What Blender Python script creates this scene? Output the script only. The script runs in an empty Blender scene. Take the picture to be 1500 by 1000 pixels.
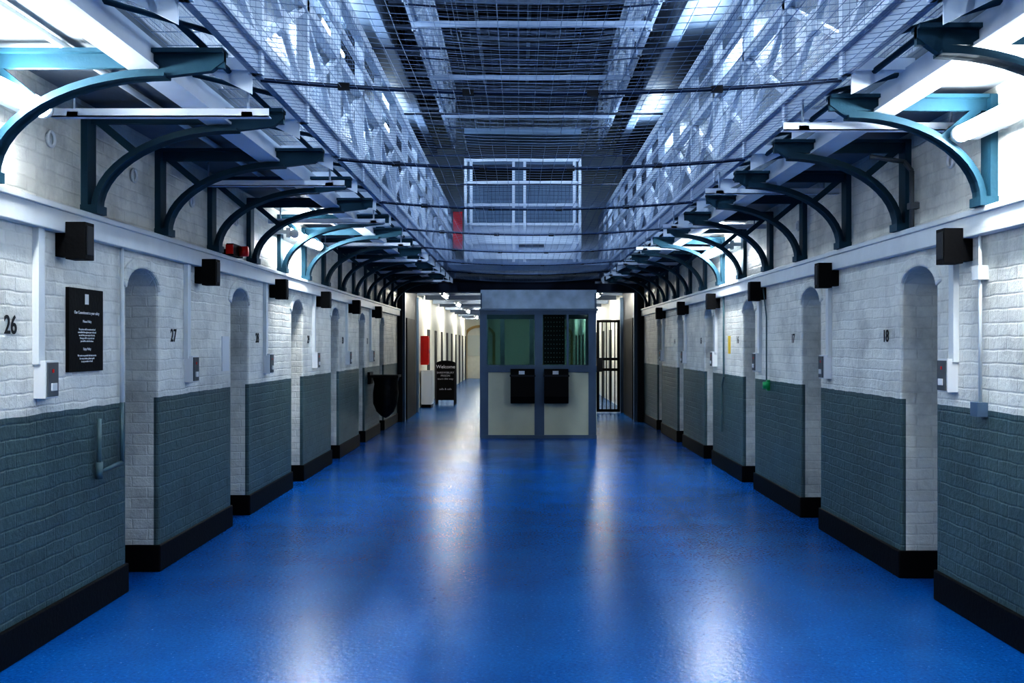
import bpy, math, random
from mathutils import Vector, Matrix
random.seed(4)
WL, WR = -2.55, 2.63
ZL1, ZL2, ROOF = 3.0, 5.7, 8.4
EL, ER = -1.36, 1.70
YEND = 21.5

# ------------------------------------------------------------------ materials
def mat(name, col, rough=0.5, metal=0.0, var=0.0, vscale=6.0, bump=0.0, bscale=40.0, emit=None, estr=0.0, coat=0.0, spec=0.5):
    m = bpy.data.materials.new(name); m.use_nodes = True
    nt = m.node_tree; b = nt.nodes['Principled BSDF']
    b.inputs['Base Color'].default_value = (*col, 1)
    b.inputs['Roughness'].default_value = rough
    b.inputs['Metallic'].default_value = metal
    b.inputs['Coat Weight'].default_value = coat
    b.inputs['Specular IOR Level'].default_value = spec
    g = nt.nodes.new('ShaderNodeNewGeometry')
    if var > 0:
        n = nt.nodes.new('ShaderNodeTexNoise'); n.inputs['Scale'].default_value = vscale; n.inputs['Detail'].default_value = 6
        nt.links.new(g.outputs['Position'], n.inputs['Vector'])
        mx = nt.nodes.new('ShaderNodeMix'); mx.data_type = 'RGBA'
        mx.inputs['A'].default_value = (*[c*(1-var) for c in col], 1)
        mx.inputs['B'].default_value = (*[min(1, c*(1+var)) for c in col], 1)
        nt.links.new(n.outputs['Fac'], mx.inputs['Factor'])
        nt.links.new(mx.outputs['Result'], b.inputs['Base Color'])
    if bump > 0:
        n2 = nt.nodes.new('ShaderNodeTexNoise'); n2.inputs['Scale'].default_value = bscale; n2.inputs['Detail'].default_value = 4
        nt.links.new(g.outputs['Position'], n2.inputs['Vector'])
        bp = nt.nodes.new('ShaderNodeBump'); bp.inputs['Strength'].default_value = bump; bp.inputs['Distance'].default_value = 0.01
        nt.links.new(n2.outputs['Fac'], bp.inputs['Height']); nt.links.new(bp.outputs['Normal'], b.inputs['Normal'])
    if emit:
        b.inputs['Emission Color'].default_value = (*emit, 1); b.inputs['Emission Strength'].default_value = estr
    return m

def wall_mat(name, W, dado=(0.078, 0.130, 0.134), white=(0.84, 0.82, 0.75), upper_dim=(0.22, 0.26, 0.32)):
    m = bpy.data.materials.new(name); m.use_nodes = True
    nt = m.node_tree; L = nt.links; N = nt.nodes.new; b = nt.nodes['Principled BSDF']
    g = N('ShaderNodeNewGeometry'); s = N('ShaderNodeSeparateXYZ'); L.new(g.outputs['Position'], s.inputs[0])
    def math_(op, a, bb=None, cl=False):
        n = N('ShaderNodeMath'); n.operation = op; n.use_clamp = cl
        for i, v in enumerate((a, bb)):
            if v is None: continue
            if isinstance(v, (int, float)): n.inputs[i].default_value = v
            else: L.new(v, n.inputs[i])
        return n.outputs[0]
    u = math_('ADD', s.outputs['X'], s.outputs['Y'])
    wob = N('ShaderNodeTexNoise'); wob.inputs['Scale'].default_value = 5.0; wob.inputs['Detail'].default_value = 3; L.new(g.outputs['Position'], wob.inputs['Vector'])
    wz = math_('MULTIPLY', math_('SUBTRACT', wob.outputs['Fac'], 0.5), 0.026)
    zz = math_('ADD', s.outputs['Z'], wz); uu = math_('ADD', u, math_('MULTIPLY', wz, 1.5))
    c = N('ShaderNodeCombineXYZ'); L.new(uu, c.inputs[0]); L.new(zz, c.inputs[1])
    br = N('ShaderNodeTexBrick'); L.new(c.outputs[0], br.inputs['Vector'])
    br.inputs['Scale'].default_value = 1.0; br.inputs['Brick Width'].default_value = 0.22; br.inputs['Row Height'].default_value = 0.075
    br.inputs['Mortar Size'].default_value = 0.009; br.inputs['Mortar Smooth'].default_value = 1.0
    br.inputs['Color1'].default_value = (1, 1, 1, 1); br.inputs['Color2'].default_value = (0.88, 0.88, 0.88, 1); br.inputs['Mortar'].default_value = (0.88, 0.88, 0.88, 1)
    zd = math_('ADD', s.outputs['Z'], math_('MULTIPLY', math_('SUBTRACT', wob.outputs['Fac'], 0.5), 0.02))
    below = math_('LESS_THAN', zd, 1.235)
    front = math_('LESS_THAN', math_('ABSOLUTE', s.outputs['X']), W + 0.035)
    msk = math_('MULTIPLY', below, front)
    n = N('ShaderNodeTexNoise'); n.inputs['Scale'].default_value = 2.2; n.inputs['Detail'].default_value = 9; n.inputs['Roughness'].default_value = 0.7
    L.new(g.outputs['Position'], n.inputs['Vector'])
    mx = N('ShaderNodeMix'); mx.data_type = 'RGBA'; mx.inputs['A'].default_value = (*white, 1); mx.inputs['B'].default_value = (*dado, 1)
    L.new(msk, mx.inputs['Factor'])
    mu = N('ShaderNodeMix'); mu.data_type = 'RGBA'; L.new(mx.outputs['Result'], mu.inputs['A']); mu.inputs['B'].default_value = (*upper_dim, 1)  # white wall darkened above the landing, dimness behind the rails put into colour
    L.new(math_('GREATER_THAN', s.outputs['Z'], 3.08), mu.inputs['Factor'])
    m2 = N('ShaderNodeMix'); m2.data_type = 'RGBA'; m2.blend_type = 'MULTIPLY'; m2.inputs['Factor'].default_value = 1
    L.new(mu.outputs['Result'], m2.inputs['A']); L.new(br.outputs['Color'], m2.inputs['B'])
    rp = N('ShaderNodeMapRange'); rp.inputs['From Min'].default_value = 0.3; rp.inputs['From Max'].default_value = 0.55
    rp.inputs['To Min'].default_value = 0.66; rp.inputs['To Max'].default_value = 1.03; L.new(n.outputs['Fac'], rp.inputs['Value'])
    m3 = N('ShaderNodeMix'); m3.data_type = 'RGBA'; m3.blend_type = 'MULTIPLY'; m3.inputs['Factor'].default_value = 1
    L.new(m2.outputs['Result'], m3.inputs['A']); L.new(rp.outputs['Result'], m3.inputs['B'])
    L.new(m3.outputs['Result'], b.inputs['Base Color'])
    b.inputs['Roughness'].default_value = 0.38
    n3 = N('ShaderNodeTexNoise'); n3.inputs['Scale'].default_value = 22; n3.inputs['Detail'].default_value = 8; n3.inputs['Roughness'].default_value = 0.68; L.new(g.outputs['Position'], n3.inputs['Vector'])
    h = math_('ADD', math_('MULTIPLY', math_('SUBTRACT', 1.0, br.outputs['Fac']), 0.34), math_('MULTIPLY', n3.outputs['Fac'], 1.2))
    bp = N('ShaderNodeBump'); bp.inputs['Strength'].default_value = 0.7; bp.inputs['Distance'].default_value = 0.011
    L.new(h, bp.inputs['Height']); L.new(bp.outputs['Normal'], b.inputs['Normal'])
    return m

def floor_mat():
    m = bpy.data.materials.new('blue_vinyl'); m.use_nodes = True
    nt = m.node_tree; L = nt.links; N = nt.nodes.new; b = nt.nodes['Principled BSDF']
    g = N('ShaderNodeNewGeometry')
    n = N('ShaderNodeTexNoise'); n.inputs['Scale'].default_value = 1.2; n.inputs['Detail'].default_value = 6; n.inputs['Roughness'].default_value = 0.6
    n2 = N('ShaderNodeTexNoise'); n2.inputs['Scale'].default_value = 55; n2.inputs['Detail'].default_value = 5; n2.inputs['Roughness'].default_value = 0.7
    L.new(g.outputs['Position'], n.inputs['Vector']); L.new(g.outputs['Position'], n2.inputs['Vector'])
    r = N('ShaderNodeValToRGB'); r.color_ramp.elements[0].position = 0.25; r.color_ramp.elements[1].position = 0.75
    r.color_ramp.elements[0].color = (0.001, 0.125, 0.44, 1); r.color_ramp.elements[1].color = (0.003, 0.20, 0.62, 1)
    L.new(n.outputs['Fac'], r.inputs[0])
    r2 = N('ShaderNodeValToRGB'); r2.color_ramp.elements[0].position = 0.35; r2.color_ramp.elements[1].position = 0.65
    r2.color_ramp.elements[0].color = (0.6, 0.6, 0.6, 1); r2.color_ramp.elements[1].color = (1, 1, 1, 1)
    L.new(n2.outputs['Fac'], r2.inputs[0])
    mx = N('ShaderNodeMix'); mx.data_type = 'RGBA'; mx.blend_type = 'MULTIPLY'; mx.inputs['Factor'].default_value = 1
    L.new(r.outputs[0], mx.inputs['A']); L.new(r2.outputs[0], mx.inputs['B']); L.new(mx.outputs['Result'], b.inputs['Base Color'])
    rr = N('ShaderNodeMapRange'); rr.inputs['From Min'].default_value = 0.3; rr.inputs['From Max'].default_value = 0.7
    rr.inputs['To Min'].default_value = 0.20; rr.inputs['To Max'].default_value = 0.28
    L.new(n2.outputs['Fac'], rr.inputs['Value']); L.new(rr.outputs['Result'], b.inputs['Roughness'])
    n3 = N('ShaderNodeTexNoise'); n3.inputs['Scale'].default_value = 30; n3.inputs['Detail'].default_value = 6; L.new(g.outputs['Position'], n3.inputs['Vector'])
    bp = N('ShaderNodeBump'); bp.inputs['Strength'].default_value = 0.22; bp.inputs['Distance'].default_value = 0.01
    L.new(n3.outputs['Fac'], bp.inputs['Height']); L.new(bp.outputs['Normal'], b.inputs['Normal'])
    return m

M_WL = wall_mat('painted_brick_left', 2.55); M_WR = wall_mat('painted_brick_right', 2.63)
M_FLOOR = floor_mat()
M_TRIM = mat('trim_white', (0.68, 0.70, 0.70), 0.4, var=0.12, vscale=5, bump=0.1)
M_BLACK = mat('black_paint', (0.003, 0.003, 0.004), 0.55, var=0.3, bump=0.2, spec=0.2)
M_BLUE = mat('bracket_blue', (0.015, 0.060, 0.092), 0.55, var=0.2, bump=0.15, spec=0.3)
M_STEEL = mat('pale_steel', (0.34, 0.40, 0.50), 0.4, metal=0.2, var=0.15)
M_WIRE = mat('net_wire', (0.22, 0.29, 0.42), 0.45, metal=0.2)
M_CABLE = mat('cable_dark', (0.012, 0.025, 0.06), 0.5, metal=0.2)
M_WHITE = mat('white_steel', (0.74, 0.79, 0.87), 0.4, var=0.08)
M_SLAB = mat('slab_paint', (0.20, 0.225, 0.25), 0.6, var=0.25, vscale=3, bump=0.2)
M_SLAB2 = mat('slab_dimmed_upper', (0.03, 0.042, 0.06), 0.6, var=0.25, vscale=3, bump=0.2)  # darkened copy of the slab colour, plays down tube light on the underside
M_UBEAM = mat('upper_beam_dimmed', (0.10, 0.13, 0.18), 0.5, var=0.2)  # white beams coloured dark so they look less lit by the upper tubes
M_ROOF = mat('roof_paint', (0.05, 0.06, 0.08), 0.7, var=0.3)
M_DOOR = mat('cell_door_paint_dimmed', (0.26, 0.29, 0.31), 0.4, var=0.1)  # door paint darkened, the recess shadow is put into its colour
M_FRAME = mat('booth_blue_grey', (0.11, 0.165, 0.235), 0.4, var=0.1)
M_CREAM = mat('cream_panel', (0.72, 0.70, 0.52), 0.45, var=0.06)
M_FASCIA = mat('booth_fascia', (0.42, 0.50, 0.58), 0.35, var=0.45, vscale=5)
M_PLASTIC = mat('white_plastic', (0.7, 0.71, 0.72), 0.35)
M_DKGREY = mat('dark_grey', (0.018, 0.02, 0.025), 0.5, spec=0.3)
M_MIDGREY = mat('mid_grey', (0.10, 0.11, 0.12), 0.4)
M_RED = mat('red_paint', (0.65, 0.015, 0.01), 0.35)
M_GREEN = mat('green_plastic', (0.02, 0.35, 0.12), 0.3)
M_YEL = mat('yellow_label', (0.7, 0.5, 0.05), 0.5)
M_GREYP = mat('grey_conduit', (0.08, 0.135, 0.15), 0.4)
M_BAG = mat('bin_bag', (0.004, 0.004, 0.005), 0.35, bump=0.8, bscale=18, spec=0.3)
M_TXT = mat('paint_black', (0.01, 0.01, 0.012), 0.6)
M_TXTW = mat('print_white', (0.75, 0.75, 0.75), 0.6)
M_TUBE = mat('tube_glow', (0.9, 0.9, 0.9), 0.4, emit=(0.93, 0.98, 1.0), estr=86)
M_TUBE2 = mat('tube_glow_upper', (0.9, 0.9, 0.9), 0.4, emit=(0.66, 0.82, 1.0), estr=115)
M_TUBE3 = mat('tube_glow_far', (0.9, 0.9, 0.9), 0.4, emit=(1.0, 0.96, 0.84), estr=105)
M_BOOTHFILL = mat('booth_fill_glow', (0.9, 0.9, 0.9), 0.4, emit=(0.8, 1.0, 0.95), estr=11)  # fill glow for the booth interior
M_FARW = mat('far_wall_paint', (0.72, 0.71, 0.62), 0.5, var=0.1, bump=0.4)
def glass_mat():
    m = bpy.data.materials.new('booth_glass'); m.use_nodes = True; nt = m.node_tree
    b = nt.nodes['Principled BSDF']; out = nt.nodes['Material Output']
    b.inputs['Base Color'].default_value = (0.01, 0.03, 0.03, 1); b.inputs['Roughness'].default_value = 0.05
    t = nt.nodes.new('ShaderNodeBsdfTransparent'); t.inputs[0].default_value = (0.66, 0.80, 0.80, 1)
    mx = nt.nodes.new('ShaderNodeMixShader'); mx.inputs[0].default_value = 0.15
    nt.links.new(t.outputs[0], mx.inputs[1]); nt.links.new(b.outputs[0], mx.inputs[2]); nt.links.new(mx.outputs[0], out.inputs[0])
    return m
M_GLASS = glass_mat()

# ------------------------------------------------------------------ builder
class B:
    def __init__(s): s.v = []; s.f = []; s.mi = []; s.mats = []; s.sm = []
    def m(s, mt):
        if mt not in s.mats: s.mats.append(mt)
        return s.mats.index(mt)
    def add(s, vs, fs, mt, smooth=False):
        o = len(s.v); s.v += [tuple(p) for p in vs]; k = s.m(mt)
        for f in fs: s.f.append([i+o for i in f]); s.mi.append(k); s.sm.append(smooth)
    def box(s, x0, x1, y0, y1, z0, z1, mt):
        x0, x1 = min(x0, x1), max(x0, x1); y0, y1 = min(y0, y1), max(y0, y1); z0, z1 = min(z0, z1), max(z0, z1)
        s.add([(x0,y0,z0),(x1,y0,z0),(x1,y1,z0),(x0,y1,z0),(x0,y0,z1),(x1,y0,z1),(x1,y1,z1),(x0,y1,z1)],
              [(0,3,2,1),(4,5,6,7),(0,1,5,4),(1,2,6,5),(2,3,7,6),(3,0,4,7)], mt)
    def tube(s, p, q, r, mt, n=8, caps=True, smooth=True, r2=None):
        p = Vector(p); q = Vector(q); d = q-p
        if d.length < 1e-6: return
        d.normalize(); a = Vector((0,0,1)) if abs(d.z) < 0.9 else Vector((1,0,0))
        u = d.cross(a).normalized(); w = d.cross(u)
        r2 = r if r2 is None else r2
        vs = [p + (u*math.cos(2*math.pi*(i+.5)/n) + w*math.sin(2*math.pi*(i+.5)/n))*r for i in range(n)]
        vs += [q + (u*math.cos(2*math.pi*(i+.5)/n) + w*math.sin(2*math.pi*(i+.5)/n))*r2 for i in range(n)]
        fs = [(i, (i+1) % n, n+(i+1) % n, n+i) for i in range(n)]
        if caps: fs += [tuple(range(n-1,-1,-1)), tuple(range(n, 2*n))]
        s.add(vs, fs, mt, smooth and n > 4)
    def path(s, pts, r, mt, n=6, caps=False):
        for a, b in zip(pts[:-1], pts[1:]): s.tube(a, b, r, mt, n, caps)
    def prism(s, prof, fn, t0, t1, mt):
        n = len(prof)
        vs = [fn(a, b, t0) for a, b in prof] + [fn(a, b, t1) for a, b in prof]
        fs = [tuple(range(n)), tuple(range(2*n-1, n-1, -1))] + [(i, n+i, n+(i+1) % n, (i+1) % n) for i in range(n)]
        s.add(vs, fs, mt)
    def strip(s, A, Bp, fn, t0, t1, mt):
        n = len(A)
        for i in range(n-1):
            s.prism([A[i], A[i+1], Bp[i+1], Bp[i]], fn, t0, t1, mt)
    def grid(s, fn, u0, u1, nu, v0, v1, nv, segu, segv, r, mt):
        for i in range(nu+1):
            u = u0+(u1-u0)*i/nu
            s.path([fn(u, v0+(v1-v0)*j/segv) for j in range(segv+1)], r, mt, 3)
        for i in range(nv+1):
            v = v0+(v1-v0)*i/nv
            s.path([fn(u0+(u1-u0)*j/segu, v) for j in range(segu+1)], r, mt, 3)
    def build(s, name, parent=None, recalc=True, bevel=0, base=True):
        me = bpy.data.meshes.new(name)
        V = [Vector(v) for v in s.v]
        c = Vector((0,0,0))
        if base and V:
            mn = Vector([min(v[i] for v in V) for i in range(3)]); mxx = Vector([max(v[i] for v in V) for i in range(3)])
            c = Vector(((mn.x+mxx.x)/2, (mn.y+mxx.y)/2, mn.z))
        me.from_pydata([v-c for v in V], [], s.f)
        for mt in s.mats: me.materials.append(mt)
        me.polygons.foreach_set('material_index', s.mi); me.polygons.foreach_set('use_smooth', s.sm)
        if recalc:
            import bmesh
            bm = bmesh.new(); bm.from_mesh(me); bmesh.ops.recalc_face_normals(bm, faces=bm.faces); bm.to_mesh(me); bm.free()
        me.update()
        o = bpy.data.objects.new(name, me); o.location = c
        bpy.context.collection.objects.link(o)
        if bevel:
            md = o.modifiers.new('bevel', 'BEVEL'); md.width = bevel; md.segments = 2; md.limit_method = 'ANGLE'; md.angle_limit = 0.9
        if parent:
            o.parent = parent; o.matrix_parent_inverse = parent.matrix_world.inverted()
        return o

def text(name, body, size, loc, side, mt, parent=None, align='CENTER', bold=0.0, spacing=1.0):
    cu = bpy.data.curves.new(name, 'FONT'); cu.body = body; cu.size = size; cu.align_x = align; cu.align_y = 'CENTER'
    cu.extrude = 0.0008; cu.offset = bold; cu.space_line = spacing
    cu.materials.append(mt)
    o = bpy.data.objects.new(name, cu); bpy.context.collection.objects.link(o)
    cols = {'L': ((0,1,0),(0,0,1),(1,0,0)), 'R': ((0,-1,0),(0,0,1),(-1,0,0)), 'F': ((1,0,0),(0,0,1),(0,-1,0))}[side]
    R = Matrix(cols).transposed().to_4x4()
    o.matrix_world = Matrix.Translation(loc) @ R
    if parent:
        bpy.context.view_layer.update()
        o.parent = parent; o.matrix_parent_inverse = Matrix.Translation(parent.location).inverted()
    return o

LD = [6.65+2.42*n for n in range(-4, 6)]
RD = [6.45+2.48*n for n in range(-4, 6)]
DW = 0.60

# ------------------------------------------------------------------ shell
b = B(); b.box(-6, 6, -4, 52, -0.1, 0.0, M_FLOOR); b.build('floor')

def arch(y0, y1, zs=1.97, rise=0.15, n=10):
    c = (y0+y1)/2; h = (y1-y0)/2
    return [(c - h*math.cos(math.pi*i/n), zs + rise*math.sin(math.pi*i/n)) for i in range(n+1)]
def side_wall(name, X, sgn, doors, mt):
    prof = [(-4, 0)]
    for d in doors:
        if d < -3.5: continue
        prof.append((d, 0)); prof += arch(d, d+DW); prof.append((d+DW, 0))
    prof += [(YEND, 0), (YEND, ROOF), (-4, ROOF)]
    b = B(); b.prism(prof, lambda a, z, t: (t, a, z), X, X+sgn*0.55, mt)
    for d in doors:
        if d < -3.5: continue
        o = arch(d-0.09, d+DW+0.09, 2.0, 0.20, 16); i = arch(d, d+DW, 1.97, 0.15, 16)
        n = len(o); vs = []
        for t in (X-sgn*0.014, X+sgn*0.02):
            vs += [(t, a, z) for a, z in o] + [(t, a, z) for a, z in i]
        fs = [(0, n, 3*n, 2*n), (n-1, 3*n-1, 4*n-1, 2*n-1)]
        for k in range(n-1):
            fs += [(k, k+1, n+k+1, n+k), (k, 2*n+k, 2*n+k+1, k+1), (n+k, n+k+1, 3*n+k+1, 3*n+k), (2*n+k, 3*n+k, 3*n+k+1, 2*n+k+1)]
        b.add(vs, fs, mt)
    return b.build(name, bevel=0.025)
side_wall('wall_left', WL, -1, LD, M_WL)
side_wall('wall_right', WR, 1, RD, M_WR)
b = B(); b.box(-3.3, 3.4, -4.2, -4.0, 0, ROOF, M_FARW); b.build('wall_back')
b = B(); b.box(-3.3, 3.4, -4.2, 30, ROOF, ROOF+0.2, M_ROOF)
for i in range(14):
    y = -2+i*2.4; b.box(-2.5, 2.6, y, y+0.12, ROOF-0.25, ROOF, M_STEEL)
for x in (-1.9, -0.9, 0.17, 1.2, 2.2): b.box(x, x+0.08, -4, 26, ROOF-0.15, ROOF, M_STEEL)
b.build('ceiling')

def baseboards(name, X, sgn, doors):
    b = B(); edges = [d for d in doors if d > -3.5]
    segs = []; prev = -4
    for d in edges: segs.append((prev, d)); prev = d+DW
    segs.append((prev, YEND))
    for a, c in segs:
        b.box(X-sgn*0.016, X+sgn*0.5, a-(0 if a == -4 else 0.012), c+0.012, 0, 0.19, M_BLACK)
    b.build(name, bevel=0.01)
baseboards('baseboard_left', WL, -1, LD); baseboards('baseboard_right', WR, 1, RD)

for k, (X, sg) in enumerate(((WL, 1), (WR, -1))):
    b = B()
    b.box(X, X+sg*0.06, -4, YEND, 2.22, 2.365, M_TRIM)
    b.box(X, X+sg*0.075, -4, YEND, 2.335, 2.37, M_TRIM)
    b.build('trim_%d' % (k+1), bevel=0.006)

dn = 1
for X, sg, doors in ((WL, -1, LD), (WR, 1, RD)):
    for d in doors:
        if d < 0: continue
        b = B(); x0 = X+sg*0.40; x1 = X+sg*0.46
        b.box(x0, x1, d+0.01, d+DW-0.01, 0.01, 2.1, M_DOOR)
        for (a, c, z0, z1) in ((0.03, 0.57, 0.2, 0.24), (0.03, 0.57, 1.0, 1.04), (0.03, 0.57, 1.86, 1.9)):
            b.box(x0-sg*0.015, x0, d+a, d+c, z0, z1, M_DKGREY)
        b.box(x0-sg*0.03, x0, d+0.24, d+0.36, 1.45, 1.6, M_DKGREY)
        b.box(x0-sg*0.04, x0, d+0.05, d+0.14, 0.95, 1.15, M_DKGREY)
        b.build('door_%d' % dn); dn += 1

# ------------------------------------------------------------------ junction and far wing
b = B(); b.box(-3.2, -2.45, YEND, 24.7, 0, ROOF, M_DKGREY)
b.box(-2.47, -2.40, 21.6, 21.75, 0, 2.72, M_FRAME); b.box(-2.47, -2.40, 24.5, 24.65, 0, 2.75, M_FRAME); b.box(-2.45, -2.42, 22.2, 23.9, 0, 2.2, M_BLACK)
b.build('wall_left_lobby')
b = B(); b.box(2.5, 3.3, YEND, 24.7, 0, ROOF, M_DKGREY)
b.box(2.43, 2.5, 21.6, 21.75, 0, 2.72, M_FRAME); b.box(2.43, 2.5, 24.5, 24.65, 0, 2.75, M_FRAME); b.box(2.46, 2.5, 22.2, 23.9, 0, 2.2, M_BLACK)
b.build('wall_right_lobby')
b = B(); b.box(-2.65, -2.55, 24.7, 50, 0, 3.0, M_FARW)
for i in range(9):
    y = 28.5+i*2.5; b.box(-2.56, -2.53, y, y+0.7, 0, 2.05, M_DKGREY)
b.build('wall_left_far')
b = B(); b.box(2.63, 2.73, 24.7, 50, 0, 3.0, M_FARW)
for i in range(9):
    y = 26.5+i*2.5; b.box(2.61, 2.64, y, y+0.7, 0, 2.05, M_DKGREY)
b.build('wall_right_far')
b = B(); b.box(-2.65, 2.73, 50, 50.2, 0, 3.0, M_FARW)
M_OCH = mat('ochre_paint', (0.42, 0.29, 0.12), 0.5); M_FG = mat('far_glass', (0.65, 0.68, 0.62), 0.2)
for xc in (-1.9, 1.9):
    b.box(xc-0.75, xc-0.62, 49.93, 50, 0, 2.2, M_OCH); b.box(xc+0.62, xc+0.75, 49.93, 50, 0, 2.2, M_OCH)
    b.strip([(xc+0.75*math.cos(math.pi*i/12), 2.1+0.5*math.sin(math.pi*i/12)) for i in range(13)], [(xc+0.62*math.cos(math.pi*i/12), 2.1+0.38*math.sin(math.pi*i/12)) for i in range(13)], lambda a, z, t: (a, t, z), 49.93, 50, M_OCH)
    b.box(xc-0.6, xc+0.6, 49.95, 50, 1.1, 2.1, M_FG)
b.build('wall_end')
b = B(); b.box(-2.65, 2.73, 22.2, 50.2, 3.0, 3.1, M_SLAB)
for i in range(11):
    y = 22.3+i*2.5; b.box(-2.5, 2.6, y, y+0.15, 2.82, 3.0, M_STEEL)
b.build('ceiling_far')
b = B(); b.box(-3.3, 3.4, 30, 30.2, 3.1, ROOF, M_FARW); b.build('wall_upper_end')
b = B(); b.box(-2.45, 2.5, 21.5, 21.75, 2.74, 3.0, M_CABLE); b.box(-2.45, 2.5, 21.42, 21.83, 2.96, 3.0, M_CABLE); b.box(-2.45, 2.5, 21.42, 21.83, 2.72, 2.76, M_CABLE); b.build('cross_girder')

# ------------------------------------------------------------------ cast-iron brackets
def bracket(X, sg, y, reach):
    b = B()
    fn = lambda d, z, t: (X+sg*d, y+t, z)
    b.box(X, X+sg*0.04, y-0.06, y+0.06, 2.37, 2.98, M_BLUE)
    b.box(X, X+sg*0.10, y-0.07, y+0.07, 2.37, 2.42, M_BLUE)
    b.box(X, X+sg*reach, y-0.014, y+0.014, 2.90, 2.98, M_BLUE)
    b.box(X, X+sg*reach, y-0.05, y+0.05, 2.965, 2.985, M_BLUE)
    a, h = min(0.86, reach*0.85), 0.50; n = 14
    A = [(0.04+a-a*math.cos(math.pi/2*i/n), 2.40+h*math.sin(math.pi/2*i/n)) for i in range(n+1)]
    Bq = [(0.04+a-(a-0.05)*math.cos(math.pi/2*i/n), 2.40+(h-0.045)*math.sin(math.pi/2*i/n)) for i in range(n+1)]
    C = [(0.04+a-(a-0.034)*math.cos(math.pi/2*i/n), 2.40+(h-0.03)*math.sin(math.pi/2*i/n)) for i in range(n+1)]
    b.strip(A, Bq, fn, -0.018, 0.018, M_BLUE)
    b.strip(C, Bq, fn, -0.05, 0.05, M_BLUE)
    b.prism([(0.03, 2.93), (0.06, 2.96), (0.30, 2.76), (0.27, 2.73)], fn, -0.012, 0.012, M_BLUE)
    b.prism([(0.04+a, 2.9), (0.04+a, 2.86), (reach-0.06, 2.885), (reach, 2.93), (reach, 2.97), (0.04+a, 2.97)], fn, -0.02, 0.02, M_BLUE)
    b.build('gallery_bracket')
y = 6.02-2.42*2
while y < 21.2: bracket(WL, 1, y, 1.17); y += 1.21
y = 5.68-2.48*2
while y < 21.2: bracket(WR, -1, y, 0.91); y += 1.24
def hanger(x0, x1, y):
    b = B()
    b.box(x0, x1, y-0.03, y-0.024, 2.845, 2.89, M_WHITE); b.box(x0, x1, y-0.03, y+0.03, 2.845, 2.851, M_WHITE)
    for x in (x0+0.12, x1-0.12): b.tube((x, y, 2.85), (x, y, 3.03), 0.008, M_STEEL, 6); b.box(x-0.03, x+0.03, y-0.03, y+0.03, 2.851, 2.872, M_PLASTIC)
    b.build('cross_bar')
for i in range(-1, 7):
    hanger(WL+0.0, -1.36, 5.60+2.42*i); hanger(1.53, WR, 5.95+2.48*i if i < 6 else 20.6)

# ------------------------------------------------------------------ galleries
def gallery(X, sg, edge, beamx, Z, lvl):
    b = B()
    Y0, Y1 = -3.9, 21.4
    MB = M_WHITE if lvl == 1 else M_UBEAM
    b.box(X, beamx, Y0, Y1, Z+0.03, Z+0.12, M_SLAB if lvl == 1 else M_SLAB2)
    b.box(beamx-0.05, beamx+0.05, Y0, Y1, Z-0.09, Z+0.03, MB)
    b.box(beamx-0.075, beamx+0.075, Y0, Y1, Z-0.105, Z-0.09, MB)
    b.box(edge-0.02, edge+0.02, Y0, Y1, Z, Z+0.12, M_STEEL)
    b.box(edge-0.05, edge+0.05, Y0, Y1, Z+0.115, Z+0.13, M_STEEL)
    if lvl == 1:
        b.tube((X+sg*0.42, Y0, Z-0.0), (X+sg*0.42, Y1, Z-0.0), 0.018, M_TRIM, 8)
        b.tube((edge-sg*0.14, Y0, Z+0.02), (edge-sg*0.14, Y1, Z+0.02), 0.016, M_BLUE, 8)
    n = 22; st = (Y1-Y0)/n
    for i in range(n+1):
        y = Y0+i*st
        b.box(edge-0.035, edge+0.035, y-0.03, y+0.03, Z, Z+1.25, M_WHITE)
        b.box(min(edge, beamx), max(edge, beamx), y-0.03, y+0.03, Z+0.02, Z+0.08, MB)
        if lvl == 1:
            b.prism([(edge-sg*0.02, Z+0.02), (edge-sg*0.26, Z+0.02), (edge-sg*0.02, Z-0.10)], lambda p, q, t: (p, t, q), y-0.006, y+0.006, M_WHITE)
        if i < n:
            if lvl == 1: b.tube((beamx, y, Z+0.02), (edge, y+st*0.5, Z+0.03), 0.014, M_BLUE, 6)
            b.tube((edge, y, Z+0.18), (edge, y+st, Z+0.72), 0.026, M_WHITE, 4)
            b.tube((edge, y, Z+0.72), (edge, y+st, Z+0.18), 0.026, M_WHITE, 4)
            b.box(edge-0.03, edge+0.03, y+st/2-0.06, y+st/2+0.06, Z+0.39, Z+0.51, M_WHITE)
    for z, r in ((0.16, 0.03), (0.74, 0.035), (1.0, 0.02), (1.24, 0.04)):
        b.box(edge-r, edge+r, Y0, Y1, Z+z-r, Z+z+r, M_WHITE)
    b.build('gallery_walkway')
    g = B()
    nn = 230 if lvl == 1 else 110
    g.grid(lambda u, v: (edge+0.045*sg, u, v), Y0, Y1, nn, Z+0.1, Z+1.25, 14 if lvl == 1 else 7, 1, 1, 0.0013, M_WIRE)
    g.grid(lambda u, v: (v, u, Z+0.1), Y0, Y1, nn//2, min(beamx, edge), max(beamx, edge), 6, 1, 1, 0.0022, M_WIRE)
    g.build('gallery_mesh', recalc=False)
gallery(WL, 1, EL, -1.76, ZL1, 1); gallery(WR, -1, ER, 2.04, ZL1, 1)
gallery(WL, 1, EL, -1.76, ZL2, 2); gallery(WR, -1, ER, 2.04, ZL2, 2)

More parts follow.
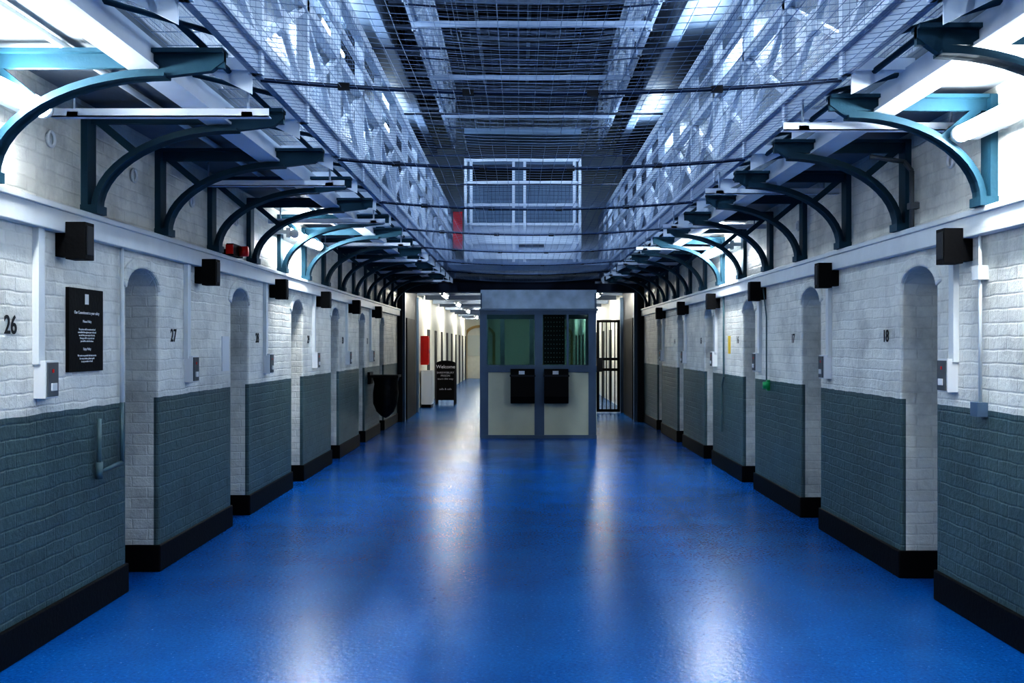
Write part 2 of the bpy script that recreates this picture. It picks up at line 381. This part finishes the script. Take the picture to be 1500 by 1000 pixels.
# ------------------------------------------------------------------ safety nets
def net(Z, sag, cabs, y0, y1, su, sv, r):
    c = (EL+ER)/2; h = (ER-EL)/2
    cb = 2.3
    def fn(x, y):
        s = sag*(1-((x-c)/h)**2)
        k = abs(math.sin(math.pi*(y-5.4)/cb))*0.05*(1-((x-c)/h)**2)
        return (x, y, Z-s-k)
    b = B()
    b.grid(fn, EL, ER, int((ER-EL)/su), y0, y1, int((y1-y0)/sv), 8, int((y1-y0)/0.575), r, M_WIRE)
    for y in cabs:
        p = [fn(EL+(ER-EL)*i/14, y) for i in range(15)]
        b.path(p, 0.012, M_CABLE, 6)
        for i in (2, 5, 8, 11):
            q = p[i]; b.box(q[0]-0.03, q[0]+0.03, q[1]-0.014, q[1]+0.014, q[2]-0.018, q[2]+0.018, M_DKGREY)
    b.build('safety_net', recalc=False)
net(ZL1, 0.07, [0.8, 3.1]+[5.4+2.3*i for i in range(7)], -3.8, 21.3, 0.085, 0.085, 0.0016)
net(ZL2, 0.07, [5.4+2.3*i for i in range(7)], -3.8, 21.3, 0.12, 0.12, 0.002)

# ------------------------------------------------------------------ caged stair bridge
b = B(); YB = 18.4; x0, x1 = -0.98, 1.12
b.box(x0-0.3, x1+0.5, YB, YB+1.4, 3.05, 3.15, M_STEEL)
b.box(x0, x1, YB, YB+0.04, 3.15, 3.75, M_WHITE)
for z in (3.15, 3.42, 3.75, 4.1, 4.5, 4.9): b.box(x0, x1, YB-0.04, YB, z, z+0.05, M_WHITE)
for x in (x0, x0+0.1, -0.12, 0.08, x1-0.15, x1-0.05): b.box(x, x+0.05, YB-0.05, YB, 3.1, 4.95, M_WHITE)
b.box(x0+0.15, -0.12, YB, YB+0.03, 4.5, 4.85, M_BLACK); b.box(0.13, x1-0.15, YB, YB+0.03, 4.5, 4.85, M_BLACK)
b.grid(lambda u, v: (u, YB-0.02, v), x0, x1, 30, 3.75, 4.5, 11, 1, 1, 0.004, M_CABLE)
for i in range(9):
    z = 4.97+0.045*i; b.box(x0, x1, YB+0.1*i, YB+0.1*i+0.09, z, z+0.02, M_DKGREY)
b.box(x0, x1, YB-0.02, YB+1.2, 5.4, 5.5, M_FRAME)
b.box(x0, x1, YB+1.3, YB+1.35, 3.15, 5.4, M_FRAME)
b.box(x0-0.20, x0-0.03, YB-0.05, YB-0.02, 3.3, 4.0, M_RED)
b.box(0.0, 0.45, YB-0.06, YB-0.04, 3.36, 3.41, M_BLACK)
b.build('caged_stair_bridge')

b = B()
for y in (4.0, 6.6, 9.2, 11.8, 14.4, 17.0):
    b.tube((EL, y, 4.27), (ER, y, 4.27), 0.012, M_CABLE, 6)
    b.box(EL, ER, y+1.2, y+1.25, ZL2-0.05, ZL2+0.02, M_STEEL)
b.build('tie_rods')

# ------------------------------------------------------------------ guard booth
YF = 17.65; bx0, bx1 = -0.66, 1.34
b = B()
def px(x): return (x-760)*YF/1500
def pz(y): return 1.6-(y-506)*YF/1500
yb = YF+1.7
b.box(bx0, bx1, YF-0.03, yb, 0.0, 0.06, M_FRAME)
for xa, xb in ((703, 713), (783, 795), (862, 873)):
    b.box(px(xa), px(xb), YF-0.02, YF+0.06, 0, 2.22, M_FRAME)
b.box(px(830), px(833), YF-0.01, YF+0.04, pz(537), pz(458), M_FRAME)
b.box(bx0, bx1, YF-0.03, YF+0.06, pz(545), pz(536), M_FRAME)
b.box(bx0, bx1, YF-0.03, YF+0.06, pz(458), 2.22, M_FRAME)
for xa, xb in ((713, 783), (795, 862)):
    b.box(px(xa), px(xb), YF, YF+0.04, 0.05, pz(545), M_CREAM)
    b.box(px(xa), px(xa)+0.025, YF-0.008, YF, 0.06, pz(545), M_FRAME)
    b.box(px(xa), px(xb), YF+0.02, YF+0.03, pz(537), pz(458), M_GLASS)
    for zz in (pz(537), pz(458)-0.03): b.box(px(xa), px(xb), YF-0.005, YF+0.03, zz, zz+0.03, M_FRAME)
b.box(px(706), px(871), YF-0.02, YF+0.03, 2.22, 2.56, M_FASCIA)
b.box(bx0-0.02, bx1+0.02, YF-0.06, YF+0.03, 2.2, 2.235, M_FRAME)
b.box(bx0, bx1, YF, yb, 2.5, 2.56, M_FASCIA)
for X in (bx0, bx1-0.04):
    b.box(X, X+0.04, YF, yb, 0, 1.15, M_CREAM); b.box(X, X+0.04, YF, yb, 2.15, 2.5, M_FRAME)
    b.box(X+0.01, X+0.02, YF, yb, 1.15, 2.15, M_GLASS)
    for y in (YF+0.8, yb-0.08): b.box(X, X+0.04, y, y+0.08, 1.15, 2.15, M_FRAME)
b.box(bx0, bx1, yb-0.04, yb, 0, 1.2, M_CREAM); b.box(bx0, bx1, yb-0.04, yb, 2.1, 2.5, M_FRAME)
b.box(bx0, bx1, yb-0.03, yb-0.02, 1.2, 2.1, M_GLASS)
for xa in (bx0, -0.35, 0.2, 0.75, bx1-0.08): b.box(xa, xa+0.08, yb-0.05, yb, 1.2, 2.1, M_FASCIA)
b.box(px(797), px(829), YF+0.5, YF+0.52, pz(534), pz(460), M_DKGREY)
for i in range(7):
    for j in range(11):
        xx = px(799)+i*0.052; zz = pz(531)+j*0.078; b.box(xx, xx+0.016, YF+0.49, YF+0.5, zz, zz+0.016, M_TXTW)
b.box(bx0+0.05, bx1-0.05, YF+0.1, YF+0.5, 0.95, 1.0, M_TRIM)
b.box(bx0+0.3, bx0+0.36, YF+0.4, YF+1.3, 2.44, 2.5, M_BOOTHFILL)  # added glowing strip, brightens the booth windows from inside
for xa, xb in ((748, 783), (797, 832)):
    X0, X1 = px(xa), px(xb); z0, z1 = pz(590), pz(540)
    b.prism([(YF-0.02, z0+0.02), (YF-0.16, z0), (YF-0.22, z0+0.12), (YF-0.22, z1-0.1), (YF-0.12, z1), (YF-0.02, z1)], lambda a, z, t: (t, a, z), X0, X1, M_BLACK)
    b.box(X0-0.012, X1+0.012, YF-0.235, YF-0.02, z1-0.13, z1-0.1, M_DKGREY)
    b.box(X0+0.14, X0+0.24, YF-0.237, YF-0.222, z1-0.09, z1-0.03, M_TXTW)
b.build('guard_booth')

# ------------------------------------------------------------------ fluorescent fittings
def fixture(x, sg, y, z, ln, mt, W, name='fluorescent_light'):
    b = B()
    b.box(x-sg*0.09, x-sg*0.04, y-ln/2, y+ln/2, z-0.035, z+0.065, M_PLASTIC)
    for yy in (y-ln/2+0.08, y+ln/2-0.1):
        b.box(W, x-sg*0.08, yy, yy+0.03, z+0.01, z+0.05, M_PLASTIC)
    b.tube((x, y-ln/2, z), (x, y+ln/2, z), 0.045, mt, 10)
    for yy, e in ((y-ln/2, -1), (y+ln/2, 1)): b.tube((x, yy, z), (x, yy+e*0.03, z), 0.048, M_PLASTIC, 14)
    b.build(name)
for yy in (-1.2, 4.35, 11.3): fixture(-2.33, 1, yy, 2.76, 1.3, M_TUBE, WL)
for yy in (-1.2, 4.95, 12.6): fixture(2.42, -1, yy, 2.76, 1.3, M_TUBE, WR)
for yy in (1.5, 7.0, 12.5, 18.0):
    fixture(-2.30, 1, yy, 5.35, 1.5, M_TUBE2, WL); fixture(2.38, -1, yy, 5.35, 1.5, M_TUBE2, WR)
def ceil_light(x, y, z, ln, mt):
    b = B(); b.box(x-0.06, x+0.06, y-ln/2, y+ln/2, z, z+0.05, M_PLASTIC); b.tube((x, y-ln/2+0.03, z-0.03), (x, y+ln/2-0.03, z-0.03), 0.03, mt, 8)
    b.box(x-0.03, x+0.03, y-ln/2, y-ln/2+0.04, z-0.06, z, M_PLASTIC); b.box(x-0.03, x+0.03, y+ln/2-0.04, y+ln/2, z-0.06, z, M_PLASTIC)
    b.build('ceiling_strip_light')
for yy in (23.4, 28.5, 34, 41, 47):
    ceil_light(-1.7, yy, 2.76, 1.5, M_TUBE3); ceil_light(1.8, yy, 2.76, 1.5, M_TUBE3)
for yy in (3, 9, 15):
    ceil_light(-1.6, yy, ROOF-0.35, 1.8, M_TUBE2); ceil_light(2.0, yy, ROOF-0.35, 1.8, M_TUBE2)

# ------------------------------------------------------------------ wall equipment
def alarm_box(X, sg, y):
    b = B()
    b.box(X, X+sg*0.06, y-0.05, y+0.05, 2.09, 2.22, M_BLACK)
    b.box(X+sg*0.06, X+sg*0.17, y-0.06, y+0.06, 2.075, 2.28, M_BLACK)
    b.box(X+sg*0.17, X+sg*0.176, y-0.045, y+0.045, 2.10, 2.26, M_DKGREY)
    b.build('cell_alarm_unit', bevel=0.006)
def switch_box(X, sg, y):
    b = B()
    b.box(X, X+sg*0.035, y-0.035, y+0.035, 1.5, 2.22, M_TRIM)
    b.box(X, X+sg*0.065, y-0.02, y+0.12, 1.32, 1.52, M_PLASTIC)
    b.box(X+sg*0.065, X+sg*0.074, y-0.01, y+0.11, 1.33, 1.51, M_MIDGREY)
    b.box(X+sg*0.074, X+sg*0.082, y+0.02, y+0.08, 1.36, 1.40, M_PLASTIC)
    b.box(X+sg*0.074, X+sg*0.077, y+0.035, y+0.055, 1.455, 1.475, M_RED)
    b.build('switch_trunking', bevel=0.004)
for i in range(-1, 6):
    y = 5.68+2.42*i; alarm_box(WL, 1, y); switch_box(WL, 1, y-0.28)
    y = 5.98+2.48*i; alarm_box(WR, -1, y); switch_box(WR, -1, y+0.17)
for i, n in enumerate((26, 27, 28, 29, 30, 31)):
    text('cell_number', str(n), 0.13, (WL+0.004, 5.13+2.42*i, 1.70 if i == 0 else 1.67, ), 'L', M_TXT, bold=0.002)
for i, n in enumerate((18, 17, 16, 15, 14)):
    text('cell_number', str(n), 0.12, (WR-0.004, 7.33+2.48*i, 1.665), 'R', M_TXT, bold=0.002)

b = B(); b.box(WL, WL+0.02, 5.76, 6.23, 1.45, 1.93, M_BLACK); b.box(WL+0.02, WL+0.022, 5.97, 6.02, 1.84, 1.90, M_TXTW)
sgn = b.build('notice_sign')
text('title', 'Our Commitment to your safety', 0.026, (WL+0.023, 5.995, 1.79), 'L', M_TXTW, sgn)
text('subtitle', 'Misuse Policy', 0.022, (WL+0.023, 5.995, 1.74), 'L', M_TXTW, sgn)
text('body', 'The prison will be monitored and\ncontrolled throughout your visit and\nwe ask that you respect the site.\nDamage will be reported and\nyou will be asked to leave.', 0.017, (WL+0.023, 5.995, 1.66), 'L', M_TXTW, sgn)
text('subtitle_2', 'Enjoy Policy', 0.022, (WL+0.023, 5.995, 1.58), 'L', M_TXTW, sgn)
text('body_2', 'We strive to provide the best service\nfor every visitor, please speak\nto any member of staff.', 0.017, (WL+0.023, 5.995, 1.525), 'L', M_TXTW, sgn)
b = B(); b.box(WL, WL+0.01, 8.78, 8.98, 1.38, 1.68, M_PLASTIC); b.build('paper_notice')

b = B(); x = WL+0.03
b.tube((x, 6.50, 1.24), (x, 6.50, 2.22), 0.012, M_TRIM, 8)
b.path([(x, 6.50, 1.24), (x, 6.50, 0.86), (x, 6.15, 0.84), (x, 6.15, 1.16)], 0.013, M_GREYP, 8, True)
b.tube((x, 6.15, 0.80), (x, 6.15, 0.90), 0.022, M_GREYP, 10)
b.build('wall_conduit')
b = B(); x = WR-0.03
b.tube((x, 5.77, 1.28), (x, 5.77, 2.22), 0.010, M_TRIM, 8)
b.box(x-0.03, WR, 5.73, 5.81, 1.97, 2.05, M_TRIM); b.box(x-0.03, WR, 5.74, 5.83, 1.20, 1.28, M_FRAME)
b.build('wall_conduit')
b = B(); y = 10.75
b.path([(x, y, 1.24), (x, y, 1.9), (x, y+0.15, 2.22)], 0.008, M_GREYP, 6)
b.tube((x, y, 1.15), (x, y, 1.22), 0.04, M_GREEN, 12); b.box(x, WR, y-0.03, y+0.03, 1.13, 1.24, M_GREEN)
b.build('call_bell')
b = B(); b.box(WR-0.008, WR, 12.72, 12.84, 1.5, 1.72, M_YEL); b.build('warning_notice')
b = B(); y = 13.0
b.path([(x, y, 2.22), (x, y, 1.2), (x, y+0.1, 1.1), (x, y+0.1, 0.5)], 0.012, M_GREYP, 6); b.build('wall_conduit')
for X, sg, ys in ((WR, -1, (6.75,)),):
    for y in ys:
        b = B(); xx = X+sg*0.04
        b.path([(xx, y, 2.37), (xx, y, 2.75), (xx+sg*0.03, y+0.05, 2.82), (xx+sg*0.25, y+0.08, 2.86)], 0.016, M_MIDGREY, 8, True)
        b.box(X, xx+sg*0.02, y-0.03, y+0.03, 2.5, 2.54, M_MIDGREY); b.build('wall_conduit')
for X, sg, ys in ((WL, 1, (5.55, 6.75, 7.95, 9.2)), (WR, -1, (6.2, 9.6))):
    for y in ys:
        b = B(); R = 0.04
        pts = [(X+sg*0.015, y+R*math.cos(2*math.pi*i/20), 2.72+R*math.sin(2*math.pi*i/20)) for i in range(21)]
        b.path(pts, 0.010, M_PLASTIC, 8); b.tube((X, y, 2.72), (X+sg*0.008, y, 2.72), R, M_TRIM, 20); b.build('round_vent')
b = B(); b.box(WL+0.06, WL+0.12, 8.72, 9.02, 2.37, 2.47, M_BLACK); b.tube((WL+0.12, 8.92, 2.42), (WL+0.19, 8.92, 2.42), 0.045, M_RED, 16)
b.box(WL+0.06, WL+0.12, 8.70, 8.72, 2.38, 2.46, M_RED)
b.box(WL, WL+0.07, 8.8, 8.95, 2.37, 2.43, M_BLACK); b.build('alarm_beacon')

b = B(); yc = 17.45
b.box(WL, WL+0.04, yc-0.2, yc+0.2, 0.95, 1.15, M_BLACK)
b.box(WL, WL+0.52, yc-0.22, yc+0.22, 1.06, 1.10, M_BLACK)
n = 20
prof = [(1.06, 0.22), (0.95, 0.20), (0.8, 0.21), (0.62, 0.20), (0.48, 0.15), (0.40, 0.07), (0.37, 0.01)]
vs = []; fs = []
for k, (z, r) in enumerate(prof):
    for i in range(n):
        a = 2*math.pi*i/n; rr = r*(1+0.07*math.sin(5*a+k)); vs.append((WL+0.28+rr*math.cos(a), yc+rr*math.sin(a), z))
for k in range(len(prof)-1):
    for i in range(n): fs.append((k*n+i, k*n+(i+1) % n, (k+1)*n+(i+1) % n, (k+1)*n+i))
b.add(vs, fs, M_BAG, True); b.build('litter_bin')

b = B(); ya = 27.8; xa0, xa1 = -2.27, -1.72
def slab(yt, yb_, z0, z1, X0, X1, mt, th=0.03):
    b.prism([(yb_, z0), (yb_+th, z0), (yt+th, z1), (yt, z1)], lambda a, z, t: (t, a, z), X0, X1, mt)
slab(ya+0.2, ya, 0.0, 1.12, xa0, xa0+0.05, M_DKGREY); slab(ya+0.2, ya, 0.0, 1.12, xa1-0.05, xa1, M_DKGREY)
slab(ya+0.2, ya+0.02, 0.12, 1.12, xa0+0.04, xa1-0.04, M_BLACK)
slab(ya+0.25, ya+0.5, 0.0, 1.12, xa0, xa0+0.05, M_DKGREY); slab(ya+0.25, ya+0.5, 0.0, 1.12, xa1-0.05, xa1, M_DKGREY)
b.prism([((xa0+xa1)/2+0.27*math.cos(math.pi*i/12), 1.11+0.08*math.sin(math.pi*i/12)) for i in range(13)], lambda a, z, t: (a, t, z), ya+0.2, ya+0.23, M_BLACK)
bd = b.build('chalkboard_sign')
text('welcome_text', 'Welcome', 0.13, ((xa0+xa1)/2, ya+0.12, 1.02), 'F', M_TXTW, bd, bold=0.002)
text('board_text', 'SHREWSBURY\nPRISON\ntours this way', 0.075, ((xa0+xa1)/2, ya+0.02, 0.78), 'F', M_TXTW, bd, spacing=1.1)
text('board_text_2', 'cells & cafe', 0.075, ((xa0+xa1)/2, ya-0.01, 0.42), 'F', M_TXTW, bd)

b = B(); b.box(-2.55, -2.35, 26.6, 26.9, 1.1, 1.85, M_RED); b.box(-2.35, -2.34, 26.63, 26.87, 1.15, 1.8, M_RED); b.box(-2.34, -2.325, 26.65, 26.68, 1.4, 1.5, M_STEEL)
b.box(-2.5, -2.38, 26.58, 26.6, 1.2, 1.75, M_RED); b.build('fire_hose_cabinet', bevel=0.005)
b = B(); b.box(-2.52, -2.25, 26.4, 27.1, 0.08, 0.95, M_PLASTIC); b.box(-2.51, -2.27, 26.45, 27.05, 0.0, 0.08, M_BLACK)
b.box(-2.25, -2.24, 26.43, 26.74, 0.12, 0.92, M_TRIM); b.box(-2.25, -2.24, 26.76, 27.07, 0.12, 0.92, M_TRIM); b.build('low_cabinet')
b = B(); yg = 24.3
b.box(1.85, 1.91, yg, yg+0.05, 0.03, 2.2, M_BLACK); b.box(2.34, 2.4, yg, yg+0.05, 0.03, 2.2, M_BLACK)
for z in (0.03, 1.0, 1.25, 2.15): b.box(1.85, 2.4, yg, yg+0.05, z, z+0.06, M_BLACK)
for i in range(4): b.tube((1.98+i*0.1, yg+0.025, 0.05), (1.98+i*0.1, yg+0.025, 2.18), 0.012, M_BLACK, 8)
b.box(1.85, 1.99, yg-0.02, yg+0.07, 0.98, 1.3, M_DKGREY); b.build('barred_gate')

# ------------------------------------------------------------------ world, camera
w = bpy.data.worlds.new('World'); bpy.context.scene.world = w; w.use_nodes = True
w.node_tree.nodes['Background'].inputs[0].default_value = (0.05, 0.08, 0.12, 1); w.node_tree.nodes['Background'].inputs[1].default_value = 0.3
cam = bpy.data.cameras.new('camera'); co = bpy.data.objects.new('camera', cam); bpy.context.collection.objects.link(co)
co.location = (0, 0, 1.6); co.rotation_euler = (math.pi/2, 0, 0)
cam.sensor_width = 36; cam.lens = 36; cam.shift_x = -10/1500; cam.shift_y = 6/1500; cam.clip_end = 200
bpy.context.scene.camera = co
vs_ = bpy.context.scene.view_settings
vs_.view_transform = 'Standard'
for lk in ('High Contrast', 'Standard - High Contrast', 'Medium High Contrast'):
    try:
        vs_.look = lk; print('look', lk); break
    except Exception as e: print('nolook', e)
